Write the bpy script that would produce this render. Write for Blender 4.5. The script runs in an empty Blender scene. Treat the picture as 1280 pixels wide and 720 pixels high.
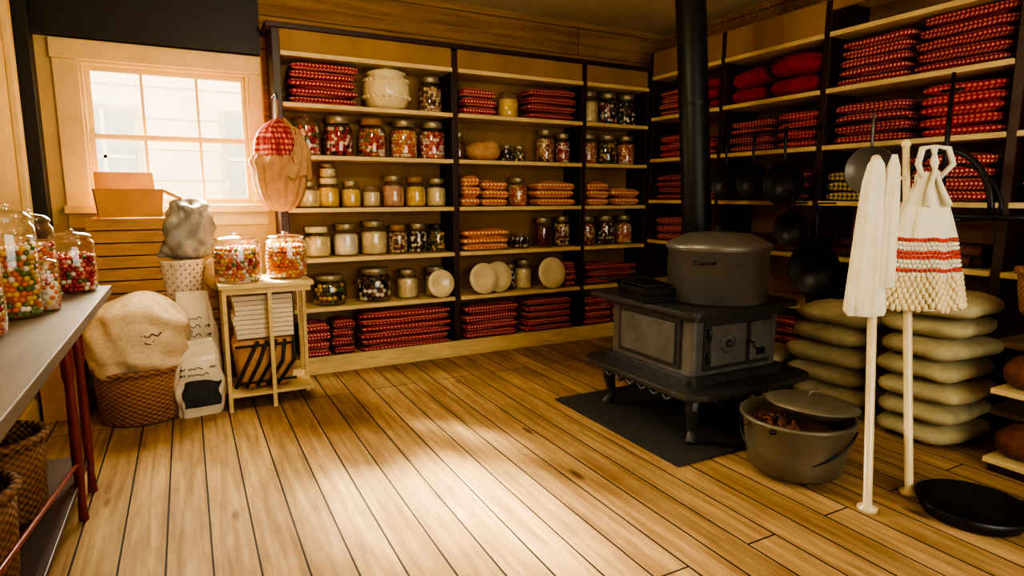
import bpy, math, random
from mathutils import Matrix, Vector
random.seed(7)
S = bpy.context.scene
S.view_settings.view_transform = 'AgX'
try: S.view_settings.look = 'AgX - High Contrast'
except Exception: pass

# ------------------------------------------------------------ materials
def nodes(name):
    m = bpy.data.materials.new(name); m.use_nodes = True
    nt = m.node_tree
    return m, nt, nt.nodes['Principled BSDF']
def lin(c):
    return tuple(((x/255)/12.92 if x/255 <= .04045 else ((x/255+.055)/1.055)**2.4) for x in c)+(1,)
def mk(name, rgb, rough=.6, metal=0, var=.25, scale=8, bump=.0, stretch=(1,1,1), coat=0, bscale=None):
    m, nt, b = nodes(name)
    c = lin(rgb)
    tc = nt.nodes.new('ShaderNodeTexCoord'); mp = nt.nodes.new('ShaderNodeMapping')
    mp.inputs['Scale'].default_value = stretch
    nt.links.new(tc.outputs['Object'], mp.inputs[0])
    n = nt.nodes.new('ShaderNodeTexNoise'); n.inputs['Scale'].default_value = scale; n.inputs['Detail'].default_value = 4
    nt.links.new(mp.outputs[0], n.inputs[0])
    r = nt.nodes.new('ShaderNodeValToRGB')
    r.color_ramp.elements[0].position = .3; r.color_ramp.elements[1].position = .7
    r.color_ramp.elements[0].color = tuple(x*(1-var) for x in c[:3])+(1,)
    r.color_ramp.elements[1].color = tuple(min(1, x*(1+var*.6)) for x in c[:3])+(1,)
    nt.links.new(n.outputs[0], r.inputs[0]); nt.links.new(r.outputs[0], b.inputs['Base Color'])
    b.inputs['Roughness'].default_value = rough; b.inputs['Metallic'].default_value = metal
    b.inputs['Coat Weight'].default_value = coat
    if bump:
        bp = nt.nodes.new('ShaderNodeBump'); bp.inputs['Strength'].default_value = bump; bp.inputs['Distance'].default_value = .01
        n2 = nt.nodes.new('ShaderNodeTexNoise'); n2.inputs['Scale'].default_value = bscale or scale*4
        nt.links.new(mp.outputs[0], n2.inputs[0])
        nt.links.new(n2.outputs[0], bp.inputs['Height']); nt.links.new(bp.outputs[0], b.inputs['Normal'])
    return m
def math_(nt, op, a, b=None):
    n = nt.nodes.new('ShaderNodeMath'); n.operation = op
    for i, x in enumerate((a, b)):
        if x is None: continue
        if isinstance(x, (int, float)): n.inputs[i].default_value = x
        else: nt.links.new(x, n.inputs[i])
    return n.outputs[0]
def gingham(name, dark, mid, light, k=26, kz=None):
    m, nt, b = nodes(name)
    tc = nt.nodes.new('ShaderNodeTexCoord')
    nz = nt.nodes.new('ShaderNodeTexNoise'); nz.inputs['Scale'].default_value = 7
    nt.links.new(tc.outputs['Object'], nz.inputs[0])
    sp = nt.nodes.new('ShaderNodeSeparateXYZ'); nt.links.new(tc.outputs['Object'], sp.inputs[0])
    j = math_(nt, 'MULTIPLY', nz.outputs[0], .02)
    u = math_(nt, 'ADD', math_(nt, 'ADD', sp.outputs[0], sp.outputs[1]), j)
    w = math_(nt, 'ADD', sp.outputs[2], j)
    a = math_(nt, 'GREATER_THAN', math_(nt, 'FRACT', math_(nt, 'MULTIPLY', u, k)), .5)
    c = math_(nt, 'GREATER_THAN', math_(nt, 'FRACT', math_(nt, 'MULTIPLY', w, kz or k)), .48)
    s = math_(nt, 'MULTIPLY', math_(nt, 'ADD', a, c), .5)
    r = nt.nodes.new('ShaderNodeValToRGB'); r.color_ramp.interpolation = 'CONSTANT'
    e = r.color_ramp.elements
    e[0].position = 0; e[0].color = lin(dark); e[1].position = .8; e[1].color = lin(light)
    x = e.new(.3); x.color = lin(mid)
    nt.links.new(s, r.inputs[0]); nt.links.new(r.outputs[0], b.inputs['Base Color'])
    b.inputs['Roughness'].default_value = .85
    return m
def planks(name, c1, c2, gap, w, L, rot, bumpy=.3, rough=.45, wear=.6, mort=.0055):
    m, nt, b = nodes(name)
    tc = nt.nodes.new('ShaderNodeTexCoord')
    mp = nt.nodes.new('ShaderNodeMapping'); mp.inputs['Rotation'].default_value = rot
    nt.links.new(tc.outputs['Object'], mp.inputs[0])
    br = nt.nodes.new('ShaderNodeTexBrick')
    br.inputs['Scale'].default_value = 1; br.inputs['Brick Width'].default_value = L; br.inputs['Row Height'].default_value = w
    br.inputs['Mortar Size'].default_value = mort; br.inputs['Mortar Smooth'].default_value = .3
    br.inputs['Color1'].default_value = lin(c1); br.inputs['Color2'].default_value = lin(c2); br.inputs['Mortar'].default_value = lin(gap)
    br.offset = .37; br.offset_frequency = 3
    nt.links.new(mp.outputs[0], br.inputs[0])
    m2 = nt.nodes.new('ShaderNodeMapping'); m2.inputs['Scale'].default_value = (1.1, 22, 22)
    nt.links.new(mp.outputs[0], m2.inputs[0])
    n = nt.nodes.new('ShaderNodeTexNoise'); n.inputs['Scale'].default_value = 1.3; n.inputs['Detail'].default_value = 6; n.inputs['Distortion'].default_value = .6
    nt.links.new(m2.outputs[0], n.inputs[0])
    r = nt.nodes.new('ShaderNodeValToRGB'); r.color_ramp.elements[0].position = .3; r.color_ramp.elements[1].position = .65
    r.color_ramp.elements[0].color = (.54, .48, .41, 1); r.color_ramp.elements[1].color = (1, 1, 1, 1)
    nt.links.new(n.outputs[0], r.inputs[0])
    mx = nt.nodes.new('ShaderNodeMix'); mx.data_type = 'RGBA'; mx.blend_type = 'MULTIPLY'; mx.inputs[0].default_value = .85
    nt.links.new(br.outputs['Color'], mx.inputs[6]); nt.links.new(r.outputs[0], mx.inputs[7])
    n3 = nt.nodes.new('ShaderNodeTexNoise'); n3.inputs['Scale'].default_value = 2.2; n3.inputs['Detail'].default_value = 8; n3.inputs['Roughness'].default_value = .7
    m3 = nt.nodes.new('ShaderNodeMapping'); m3.inputs['Scale'].default_value = (.6, 2.4, 1)
    nt.links.new(mp.outputs[0], m3.inputs[0]); nt.links.new(m3.outputs[0], n3.inputs[0])
    r3 = nt.nodes.new('ShaderNodeValToRGB'); r3.color_ramp.elements[0].position = .35; r3.color_ramp.elements[1].position = .6
    r3.color_ramp.elements[0].color = (.52, .45, .37, 1); r3.color_ramp.elements[1].color = (1, 1, 1, 1)
    nt.links.new(n3.outputs[0], r3.inputs[0])
    mx2 = nt.nodes.new('ShaderNodeMix'); mx2.data_type = 'RGBA'; mx2.blend_type = 'MULTIPLY'; mx2.inputs[0].default_value = wear
    nt.links.new(mx.outputs[2], mx2.inputs[6]); nt.links.new(r3.outputs[0], mx2.inputs[7])
    out = mx2.outputs[2]
    if wear > .5:   # knots
        m4 = nt.nodes.new('ShaderNodeMapping'); m4.inputs['Scale'].default_value = (1.3, 4.2, 1)
        vo = nt.nodes.new('ShaderNodeTexVoronoi'); vo.inputs['Scale'].default_value = 1.0
        nt.links.new(mp.outputs[0], m4.inputs[0]); nt.links.new(m4.outputs[0], vo.inputs[0])
        r4 = nt.nodes.new('ShaderNodeValToRGB'); r4.color_ramp.elements[0].position = .05; r4.color_ramp.elements[1].position = .12
        r4.color_ramp.elements[0].color = (.18, .11, .06, 1); r4.color_ramp.elements[1].color = (1, 1, 1, 1)
        nt.links.new(vo.outputs['Distance'], r4.inputs[0])
        mx3 = nt.nodes.new('ShaderNodeMix'); mx3.data_type = 'RGBA'; mx3.blend_type = 'MULTIPLY'; mx3.inputs[0].default_value = .8
        nt.links.new(out, mx3.inputs[6]); nt.links.new(r4.outputs[0], mx3.inputs[7]); out = mx3.outputs[2]
    nt.links.new(out, b.inputs['Base Color'])
    b.inputs['Roughness'].default_value = rough
    b.inputs['Specular IOR Level'].default_value = .25
    bp = nt.nodes.new('ShaderNodeBump'); bp.inputs['Strength'].default_value = bumpy; bp.inputs['Distance'].default_value = .01; bp.invert = True
    ad = math_(nt, 'SUBTRACT', br.outputs['Fac'], math_(nt, 'MULTIPLY', n.outputs[0], .25))
    nt.links.new(ad, bp.inputs['Height']); nt.links.new(bp.outputs[0], b.inputs['Normal'])
    return m
def weave(name, c1, c2, k=40):
    m, nt, b = nodes(name)
    tc = nt.nodes.new('ShaderNodeTexCoord')
    sp = nt.nodes.new('ShaderNodeSeparateXYZ'); nt.links.new(tc.outputs['Object'], sp.inputs[0])
    ang = math_(nt, 'ARCTAN2', sp.outputs[1], sp.outputs[0])
    a = math_(nt, 'SINE', math_(nt, 'MULTIPLY', ang, 30))
    c = math_(nt, 'SINE', math_(nt, 'MULTIPLY', sp.outputs[2], k*5))
    p = math_(nt, 'MULTIPLY', a, c)
    f = math_(nt, 'ADD', math_(nt, 'MULTIPLY', p, .5), .5)
    mx = nt.nodes.new('ShaderNodeMix'); mx.data_type = 'RGBA'
    mx.inputs[6].default_value = lin(c1); mx.inputs[7].default_value = lin(c2)
    nt.links.new(f, mx.inputs[0]); nt.links.new(mx.outputs[2], b.inputs['Base Color'])
    bp = nt.nodes.new('ShaderNodeBump'); bp.inputs['Strength'].default_value = .8; bp.inputs['Distance'].default_value = .01
    nt.links.new(f, bp.inputs['Height']); nt.links.new(bp.outputs[0], b.inputs['Normal'])
    b.inputs['Roughness'].default_value = .7
    return m
def glass(name, tint=(1, 1, 1, 1)):
    m = bpy.data.materials.new(name); m.use_nodes = True; nt = m.node_tree
    for n in list(nt.nodes): nt.nodes.remove(n)
    o = nt.nodes.new('ShaderNodeOutputMaterial'); t = nt.nodes.new('ShaderNodeBsdfTransparent'); t.inputs[0].default_value = tint
    g = nt.nodes.new('ShaderNodeBsdfGlossy'); g.inputs['Roughness'].default_value = .06
    f = nt.nodes.new('ShaderNodeLayerWeight'); f.inputs[0].default_value = .35
    mm = math_(nt, 'MULTIPLY', f.outputs['Facing'], .7)
    ad = math_(nt, 'ADD', mm, .07)
    mx = nt.nodes.new('ShaderNodeMixShader')
    nt.links.new(ad, mx.inputs[0]); nt.links.new(t.outputs[0], mx.inputs[1]); nt.links.new(g.outputs[0], mx.inputs[2]); nt.links.new(mx.outputs[0], o.inputs[0])
    return m

M = dict(
 floor=planks('floor_planks', (200,168,120), (172,142,98), (34,21,12), .172, 4.6, (0, 0, math.pi/2), .5, .68, .8, .005),
 wood_wall=planks('wood_boards', (176,140,88), (164,128,78), (100,72,40), .27, 6, (math.pi/2, 0, 0), .2, .6, .4),
 cream_wall=mk('cream_wall', (210,182,122), .7, scale=3, var=.12),
 ceil=mk('plaster_ceiling', (206,190,154), .8, scale=2, var=.08),
 trim=mk('cream_trim', (220,196,140), .5, scale=5, var=.1),
 shelf=mk('shelf_cream', (216,192,134), .5, scale=6, var=.18, stretch=(1,1,6)),
 dark=mk('dark_walnut', (50,26,18), .45, scale=6, var=.3, stretch=(1,1,.2)),
 back=mk('shelf_backboard', (152,118,70), .7, scale=3, var=.25, stretch=(1,1,.3)),
 backR=mk('shelf_backboard_dark', (146,112,70), .75, scale=3, var=.3, stretch=(1,1,.3)),
 black=mk('black_paint', (18,20,20), .5, scale=3, var=.2),
 iron=mk('cast_iron', (38,38,41), .32, .5, scale=20, var=.3, bump=.15),
 pipe=mk('flue_iron', (24,25,27), .45, .3, scale=6, var=.2),
 stove=mk('stove_casting', (62,62,62), .40, .35, scale=12, var=.25, bump=.1),
 stove2=mk('stove_panel', (102,102,99), .42, .35, scale=9, var=.25, bump=.1),
 pewter=mk('enamel_grey', (116,116,112), .36, .5, scale=5, var=.12),
 kettle=mk('kettle_grey', (112,106,88), .42, .3, scale=6, var=.2),
 rust=mk('rusty_brown', (104,60,36), .8, scale=25, var=.5, bump=.6),
 mat=mk('hearth_mat', (52,52,50), .7, scale=30, var=.25),
 red_g=gingham('gingham_red', (118,20,30), (154,34,42), (222,160,138), 34),
 red_d=gingham('gingham_deep', (104,16,26), (140,28,38), (210,140,122), 38),
 pink=gingham('gingham_rose', (142,36,48), (168,50,60), (214,132,120), 30, 36),
 strip=gingham('calico_red', (128,24,34), (154,38,46), (218,156,136), 30, 44),
 dots=gingham('dotted_calico', (146,30,40), (152,34,42), (228,176,150), 36),
 cloth=mk('rose_cloth', (152,40,54), .85, scale=14, var=.25, bump=.3),
 peach=gingham('gingham_peach', (180,84,42), (208,130,72), (236,208,158), 26),
 yellow_g=gingham('gingham_olive', (60,56,28), (166,150,76), (228,214,156), 26),
 cream=mk('cream_ceramic', (222,206,162), .3, scale=6, var=.12, coat=.4),
 white=mk('white_cloth', (226,220,196), .85, scale=12, var=.08, bump=.25),
 redcl=mk('coral_knit', (196,72,58), .85, scale=20, var=.2, bump=.3),
 bagred=gingham('bag_gingham', (140,30,32), (172,54,48), (212,140,116), 24),
 burlap_l=mk('light_sackcloth', (222,200,162), .9, scale=40, var=.14, bump=.35),
 green=mk('flour_sackcloth', (180,170,130), .9, scale=10, var=.18, bump=.35),
 kraft=mk('kraft_paper', (184,138,84), .8, scale=5, var=.15, bump=.15),
 crate=mk('crate_wood', (180,140,88), .7, scale=5, var=.25, stretch=(1,8,8)),
 paper=mk('bag_paper', (222,210,186), .8, scale=5, var=.1, bump=.3),
 greybag=mk('grey_bag', (140,138,130), .35, scale=6, var=.3, bump=.8, bscale=14),
 ink=mk('ink_dark', (44,42,42), .7), slate=mk('label_slate', (50,54,60), .8, var=.3, scale=10),
 redpaint=mk('red_paint', (112,32,24), .4, scale=8, var=.25),
 counter=mk('counter_top', (104,90,76), .65, scale=4, var=.2, stretch=(6,.6,1)),
 wick=weave('wicker', (112,74,44), (182,132,84)),
 wick_d=weave('wicker_dark', (84,56,34), (140,100,62)),
 glass=glass('jar_glass'), lidm=mk('tin_lid', (164,154,126), .4, .6), lidw=mk('wood_lid', (150,112,68), .5), lidk=mk('dark_lid', (50,44,38), .4, .4),
 c_red=mk('candy_red', (172,32,26), .25, coat=.3), c_wh=mk('candy_white', (228,220,198), .35), c_ye=mk('candy_yellow', (220,176,64), .3),
 c_gr=mk('candy_green', (88,112,52), .3), c_or=mk('candy_orange', (212,110,48), .3), c_bk=mk('candy_black', (28,23,23), .25), c_pk=mk('candy_pink', (216,130,118), .3),
 c_br=mk('candy_brown', (104,66,40), .35), c_cr=mk('powder_cream', (220,204,156), .8, scale=20, bump=.3), c_py=mk('powder_yellow', (222,188,96), .8, scale=20, bump=.3),
 c_rose=mk('powder_rose', (200,156,128), .8, scale=20, bump=.3), c_dr=mk('preserve_darkred', (92,20,22), .3), c_bl=mk('candy_blue', (60,80,112), .3),
 siding=mk('neighbour_plaster', (236,232,222), .8, scale=1.2, var=.08), siding2=mk('neighbour_trim', (206,200,188), .7), pane=mk('neighbour_glass', (170,184,196), .2, var=.1),
 ground=mk('yard_ground', (150,135,110), .9), tan=mk('tan_cloth', (190,146,104), .85, scale=20, var=.18, bump=.4),
)

# ------------------------------------------------------------ mesh builder
def ico(sub=1):
    t = (1+5**.5)/2
    v = [Vector(p).normalized() for p in [(-1,t,0),(1,t,0),(-1,-t,0),(1,-t,0),(0,-1,t),(0,1,t),(0,-1,-t),(0,1,-t),(t,0,-1),(t,0,1),(-t,0,-1),(-t,0,1)]]
    f = [(0,11,5),(0,5,1),(0,1,7),(0,7,10),(0,10,11),(1,5,9),(5,11,4),(11,10,2),(10,7,6),(7,1,8),(3,9,4),(3,4,2),(3,2,6),(3,6,8),(3,8,9),(4,9,5),(2,4,11),(6,2,10),(8,6,7),(9,8,1)]
    for _ in range(sub):
        c = {}; nf = []
        def mid(a, b):
            k = (min(a, b), max(a, b))
            if k not in c: v.append(((v[a]+v[b])/2).normalized()); c[k] = len(v)-1
            return c[k]
        for a, b, d in f:
            x, y, z = mid(a, b), mid(b, d), mid(d, a); nf += [(a,x,z),(b,y,x),(d,z,y),(x,y,z)]
        f = nf
    return v, f
ICO = ico(1)
I4 = Matrix.Identity(4)
def T(x, y, z): return Matrix.Translation((x, y, z))
def R(a, ax): return Matrix.Rotation(math.radians(a), 4, ax)
class MB:
    def __init__(s): s.v = []; s.f = []; s.m = []; s.s = []; s.mats = []
    def mi(s, mat):
        mat = M[mat]
        if mat not in s.mats: s.mats.append(mat)
        return s.mats.index(mat)
    def add(s, vs, fs, mat, smooth=False, X=I4):
        o = len(s.v); i = s.mi(mat)
        s.v += [tuple(X @ Vector(p)) for p in vs]
        for f in fs: s.f.append(tuple(o+a for a in f)); s.m.append(i); s.s.append(smooth)
    def box(s, lo, hi, mat, X=I4):
        (a, b, c), (d, e, f) = lo, hi
        vs = [(a,b,c),(d,b,c),(d,e,c),(a,e,c),(a,b,f),(d,b,f),(d,e,f),(a,e,f)]
        s.add(vs, [(0,3,2,1),(4,5,6,7),(0,1,5,4),(1,2,6,5),(2,3,7,6),(3,0,4,7)], mat, False, X)
    def lathe(s, prof, mat, seg=24, X=I4, smooth=True, wob=None):
        vs = []; fs = []; n = len(prof)
        for i, (r, z) in enumerate(prof):
            for k in range(seg):
                a = 2*math.pi*k/seg; q = r*(wob(a, i/(n-1)) if wob else 1)
                vs.append((q*math.cos(a), q*math.sin(a), z))
        for i in range(n-1):
            for k in range(seg):
                k2 = (k+1) % seg
                fs.append((i*seg+k, i*seg+k2, (i+1)*seg+k2, (i+1)*seg+k))
        s.add(vs, fs, mat, smooth, X)
    def disc(s, r, z, mat, seg=24, X=I4):
        s.lathe([(0.0001, z), (r, z)], mat, seg, X, False)
    def tube(s, pts, r, mat, seg=8, X=I4, close=False):
        pts = [Vector(p) for p in pts]; vs = []; fs = []; n = len(pts)
        rr = r if isinstance(r, (list, tuple)) else [r]*n
        up0 = None
        for i, p in enumerate(pts):
            if close: d = pts[(i+1) % n]-pts[i-1]
            else: d = pts[min(i+1, n-1)]-pts[max(i-1, 0)]
            d.normalize()
            if up0 is None:
                up0 = d.orthogonal().normalized()
            u = (up0 - d*up0.dot(d))
            if u.length < 1e-4: u = d.orthogonal()
            u.normalize(); up0 = u; w = d.cross(u)
            for k in range(seg):
                a = 2*math.pi*k/seg; vs.append(p+(u*math.cos(a)+w*math.sin(a))*rr[i])
        for i in range(n if close else n-1):
            j = (i+1) % n
            for k in range(seg):
                k2 = (k+1) % seg; fs.append((i*seg+k, i*seg+k2, j*seg+k2, j*seg+k))
        if not close:
            fs.append(tuple(range(seg))[::-1]); fs.append(tuple((n-1)*seg+k for k in range(seg)))
        s.add(vs, fs, mat, True, X)
    def pillow(s, c, d, mat, e1=.5, e2=.3, X=I4, U=28, V=12, fn=None):
        pw = lambda t, e: math.copysign(abs(t)**e, t)
        vs = []; fs = []
        for j in range(V+1):
            b = -math.pi/2+math.pi*j/V
            for i in range(U):
                a = 2*math.pi*(i+.5)/U
                p = [pw(math.cos(b), e1)*pw(math.cos(a), e2), pw(math.cos(b), e1)*pw(math.sin(a), e2), pw(math.sin(b), e1)]
                if fn: p = fn(p)
                vs.append((c[0]+p[0]*d[0]/2, c[1]+p[1]*d[1]/2, c[2]+p[2]*d[2]/2))
        for j in range(V):
            for i in range(U):
                k = (i+1) % U; fs.append((j*U+i, j*U+k, (j+1)*U+k, (j+1)*U+i))
        s.add(vs, fs, mat, True, X)
    def ball(s, p, r, mat, X=I4, sc=(1,1,1)):
        s.add([(p[0]+q.x*r*sc[0], p[1]+q.y*r*sc[1], p[2]+q.z*r*sc[2]) for q in ICO[0]], ICO[1], mat, True, X)
    def grid(s, pts, mat):      # pts[j][i]
        n = len(pts[0]); vs = [p for row in pts for p in row]; fs = []
        for j in range(len(pts)-1):
            for i in range(n-1): k = j*n+i; fs.append((k, k+1, k+n+1, k+n))
        s.add(vs, fs, mat, True)
    def mesh(s, name):
        me = bpy.data.meshes.new(name); me.from_pydata(s.v, [], s.f)
        for m in s.mats: me.materials.append(m)
        me.polygons.foreach_set('material_index', s.m); me.polygons.foreach_set('use_smooth', s.s); me.update()
        return me
    def obj(s, name, loc=(0,0,0), rz=0, bevel=0):
        return place(name, s.mesh(name), loc, rz, bevel)
def place(name, me, loc=(0,0,0), rz=0, bevel=0):
    o = bpy.data.objects.new(name, me); o.location = loc; o.rotation_euler = (0, 0, math.radians(rz)); S.collection.objects.link(o)
    if bevel:
        b = o.modifiers.new('bevel', 'BEVEL'); b.width = bevel; b.segments = 2; b.limit_method = 'ANGLE'
    return o

# ------------------------------------------------------------ room shell
X0, X1, Y0, Y1, H = -.98, 4.95, -1.6, 5.65, 3.3
def slab(name, lo, hi, mat, bevel=0):
    b = MB(); b.box(lo, hi, mat); return b.obj(name, bevel=bevel)
slab('floor', (X0-.2, Y0-.2, -.1), (X1+.2, Y1+.2, 0), 'floor')
slab('ceiling', (X0-.2, Y0-.2, H), (X1+.2, Y1+.2, H+.1), 'ceil')
slab('wall_left', (X0-.15, Y0-.15, 0), (X0, Y1+.15, H), 'cream_wall')
slab('wall_right', (X1, Y0-.15, 0), (X1+.15, Y1+.15, H), 'wood_wall')
WX0, WX1, WZ0, WZ1 = -.62, .53, 1.43, 2.49
b = MB()
b.box((X0, Y1, 0), (X1, Y1+.15, WZ0), 'cream_wall'); b.box((X0, Y1, WZ1), (.64, Y1+.15, H), 'cream_wall')
b.box((X0, Y1, WZ0), (WX0, Y1+.15, WZ1), 'cream_wall'); b.box((WX1, Y1, WZ0), (.64, Y1+.15, WZ1), 'cream_wall')
b.box((.64, Y1, WZ0), (X1, Y1+.15, H), 'wood_wall')
b.obj('wall_back')
b = MB()   # unseen front wall, opening added for the fill light
b.box((X0, Y0-.15, 0), (X1, Y0, .8), 'cream_wall'); b.box((X0, Y0-.15, 2.5), (X1, Y0, H), 'cream_wall')
b.box((X0, Y0-.15, .8), (.2, Y0, 2.5), 'cream_wall'); b.box((3.8, Y0-.15, .8), (X1, Y0, 2.5), 'cream_wall')
b.obj('wall_front')
# window
b = MB()
def fr(x0, x1, z0, z1, t, y0, y1, mat='trim'):
    b.box((x0, y0, z0), (x0+t, y1, z1), mat); b.box((x1-t, y0, z0), (x1, y1, z1), mat)
    b.box((x0+t, y0, z0), (x1-t, y1, z0+t), mat); b.box((x0+t, y0, z1-t), (x1-t, y1, z1), mat)
fr(WX0, WX1, WZ0, WZ1, .02, Y1, Y1+.15)
zm = 1.95
fr(WX0+.02, WX1-.02, WZ0+.02, zm+.02, .035, Y1+.03, Y1+.065); fr(WX0+.02, WX1-.02, zm-.02, WZ1-.02, .035, Y1+.07, Y1+.105)
for k in (1, 2):
    x = WX0+(WX1-WX0)*k/3
    b.box((x-.01, Y1+.035, WZ0+.05), (x+.01, Y1+.06, zm), 'trim'); b.box((x-.01, Y1+.075, zm), (x+.01, Y1+.1, WZ1-.05), 'trim')
b.obj('window_1', bevel=.003)
b = MB()   # casing
b.box((WX0-.16, Y1-.03, WZ0-.02), (WX0, Y1, WZ1+.0), 'trim'); b.box((WX1, Y1-.03, WZ0-.02), (WX1+.1, Y1, WZ1), 'trim')
b.box((WX0-.17, Y1-.045, WZ1), (WX1+.1, Y1, WZ1+.14), 'trim'); b.box((WX0-.17, Y1-.1, WZ0-.06), (WX1+.1, Y1, WZ0-.0), 'trim')
b.box((WX0-.16, Y1-.025, WZ0-.17), (WX1+.1, Y1, WZ0-.06), 'trim')
b.obj('trim_1', bevel=.006)
slab('trim_2', (X0, Y1-.09, 2.64), (.63, Y1, H), 'black')      # dark header above window
b = MB(); b.box((X0, 5.40, 1.2), (X0+.12, Y1-.10, H), 'black'); b.box((X0, 4.7, 1.2), (X0+.03, 5.34, 1.3), 'trim')
b.box((X0, 5.26, 1.3), (X0+.04, 5.38, H), 'trim'); b.box((X0, 4.3, 1.1), (X0+.04, 4.42, H), 'trim'); b.obj('trim_3', bevel=.005)
slab('baseboard_back', (X0, Y1-.02, 0), (.68, Y1, .16), 'trim'); slab('baseboard_left', (X0, Y0, 0), (X0+.02, Y1-.02, .16), 'trim')
# outside: neighbouring house front with its own window, seen bright through the panes
b = MB(); b.box((-8, 9.5, -.1), (8, 9.7, 3.6), 'siding')
for k in range(9): b.box((-8, 9.485, .1+k*.4), (8, 9.5, .115+k*.4), 'siding2')
for x in (-1.2, .55):
    b.box((x-.05, 9.46, 1.35), (x+.75, 9.5, 2.65), 'siding2'); b.box((x+.02, 9.45, 1.42), (x+.68, 9.46, 2.58), 'pane'); b.box((x+.33, 9.44, 1.42), (x+.37, 9.45, 2.58), 'siding'); b.box((x+.02, 9.44, 1.98), (x+.68, 9.45, 2.02), 'siding')
b.obj('neighbour_house_wall'); slab('yard_ground', (-10, Y1+.2, -.15), (10, 9.5, -.1), 'ground')

# ------------------------------------------------------------ shelving
BZ = [.12, .56, .98, 1.40, 1.83, 2.24, 2.63]
BF = 5.3
b = MB()
b.box((.68, BF-.02, 0), (.74, Y1-.01, 2.80), 'dark')
for x in (2.22, 3.63): b.box((x-.03, BF+.0, 0), (x+.03, Y1-.01, 2.78), 'dark')
b.box((4.44, BF, 0), (4.5, Y1-.01, 2.8), 'dark')
b.box((.74, Y1-.03, 0), (4.44, Y1-.01, 2.78), 'back')
b.box((.64, BF-.03, 2.80), (4.5, Y1-.01, 2.84), 'dark')
for x0, x1 in ((.74, 2.19), (2.25, 3.6), (3.66, 4.44)):
    for z in BZ: b.box((x0, BF-.03, z-.035), (x1, Y1-.03, z), 'shelf')
    b.box((x0, BF-.005, BZ[-1]), (x1, BF+.02, 2.80), 'back')
b.box((.70, BF-.06, 0), (4.44, BF-.03, .14), 'shelf'); b.box((.70, BF-.085, .0), (4.44, BF-.06, .05), 'shelf')
b.obj('wall_bookcase', bevel=.004)
RZ = [.16, .60, 1.03, 1.46, 1.89, 2.32, 2.74]
RF = 4.47
b = MB()
for y in (5.27, 4.28, 3.24, 1.95, .7): b.box((RF, y-.03, 0), (X1-.01, y+.03, 2.98), 'dark')
b.box((X1-.03, .73, 0), (X1-.01, 5.24, 2.98), 'backR')
ys = [(4.31, 5.24), (3.27, 4.25), (1.98, 3.21), (.73, 1.92)]
for i, (y0, y1) in enumerate(ys):
    for z in RZ: b.box((RF-.02, y0, z-.035), (X1-.03, y1, z), 'shelf')
    b.box((RF-.01, y0, 2.74 if i < 2 else 2.9), (RF+.02, y1, 2.98), 'back')
b.obj('wall_bookcase', bevel=.004)

# ------------------------------------------------------------ cloth stacks
def stack(name, x0, x1, yc, depth, z, h, mat, lay=None, rz=0, jit=.014):
    w = x1-x0; lay = lay or max(2, round(h/.072)); t = h/lay; b = MB()
    for i in range(lay):
        ww = w*random.uniform(.92, 1)
        b.pillow((random.uniform(-jit, jit), random.uniform(-jit, 0), t*(i+.5)), (ww, depth*random.uniform(.9, 1), t*1.16 if i else t), mat, .8, .2, U=40, V=10,
                 fn=(lambda q, p=random.uniform(0, 6), a=.14: [q[0], q[1]*(1+.02*math.sin(q[0]*8+p)), max(-1, q[2]+a*math.sin(q[0]*3+p)*(abs(q[0])<.97))]) if i else None)
    return b.obj(name, ((x0+x1)/2, yc, z), rz)
yb = 5.44
CS = 'folded_cloth_stack'
stack(CS, .79, 1.37, yb, .26, BZ[5], .33, 'red_g')
stack(CS, 2.29, 2.68, yb, .26, BZ[5], .24, 'dots', 3); stack(CS, 2.98, 3.55, yb, .26, BZ[5], .30, 'red_d')
stack(CS, .78, 1.03, yb-.02, .26, BZ[0], .30, 'dots'); stack(CS, 1.05, 1.25, yb, .26, BZ[0], .31, 'red_d'); stack(CS, 1.28, 2.17, yb-.02, .28, BZ[0], .35, 'strip', 6)
stack(CS, 2.29, 2.92, yb, .28, BZ[0], .33, 'red_g', 4); stack(CS, 2.95, 3.55, yb, .28, BZ[0], .34, 'strip', 5)
stack(CS, 2.29, 2.48, yb, .25, BZ[3], .28, 'peach', 3); stack(CS, 2.50, 2.79, yb, .25, BZ[3], .24, 'peach', 3); stack(CS, 3.10, 3.56, yb, .25, BZ[3], .24, 'peach', 3)
stack(CS, 2.28, 2.78, yb, .25, BZ[2], .20, 'peach', 3); stack(CS, 3.44, 3.58, yb, .25, BZ[1], .26, 'red_g')
stack(CS, 3.70, 3.98, yb, .25, BZ[3], .24, 'peach', 3); stack(CS, 4.02, 4.4, yb, .25, BZ[3], .18, 'peach', 2)
stack(CS, 3.7, 4.4, yb, .26, BZ[1], .22, 'red_d', 3); stack(CS, 3.7, 4.05, yb, .26, BZ[0], .3, 'red_g'); stack(CS, 4.07, 4.40, yb, .26, BZ[0], .32, 'strip')
def rs(y0, y1, z, h, mat, lay=None):
    o = stack(CS, -(y1-y0)/2, (y1-y0)/2, 0, .34, 0, h, mat, lay, -90); o.location = (4.67, (y0+y1)/2, z); return o
for z, h, mt in ((RZ[5], .27, 'dots'), (RZ[4], .24, 'pink'), (RZ[3], .26, 'red_d'), (RZ[2], .25, 'strip')): rs(4.75, 5.2, z, h, mt)
rs(4.36, 4.72, RZ[5], .3, 'cloth', 3); rs(4.36, 4.7, RZ[4], .2, 'pink'); rs(4.36, 4.7, RZ[3], .25, 'dots')
rs(3.85, 4.22, RZ[5], .30, 'cloth', 2); rs(3.30, 3.80, RZ[5], .34, 'cloth', 2)
rs(3.75, 4.22, RZ[4], .28, 'strip'); rs(3.30, 3.70, RZ[4], .3, 'pink')
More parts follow.
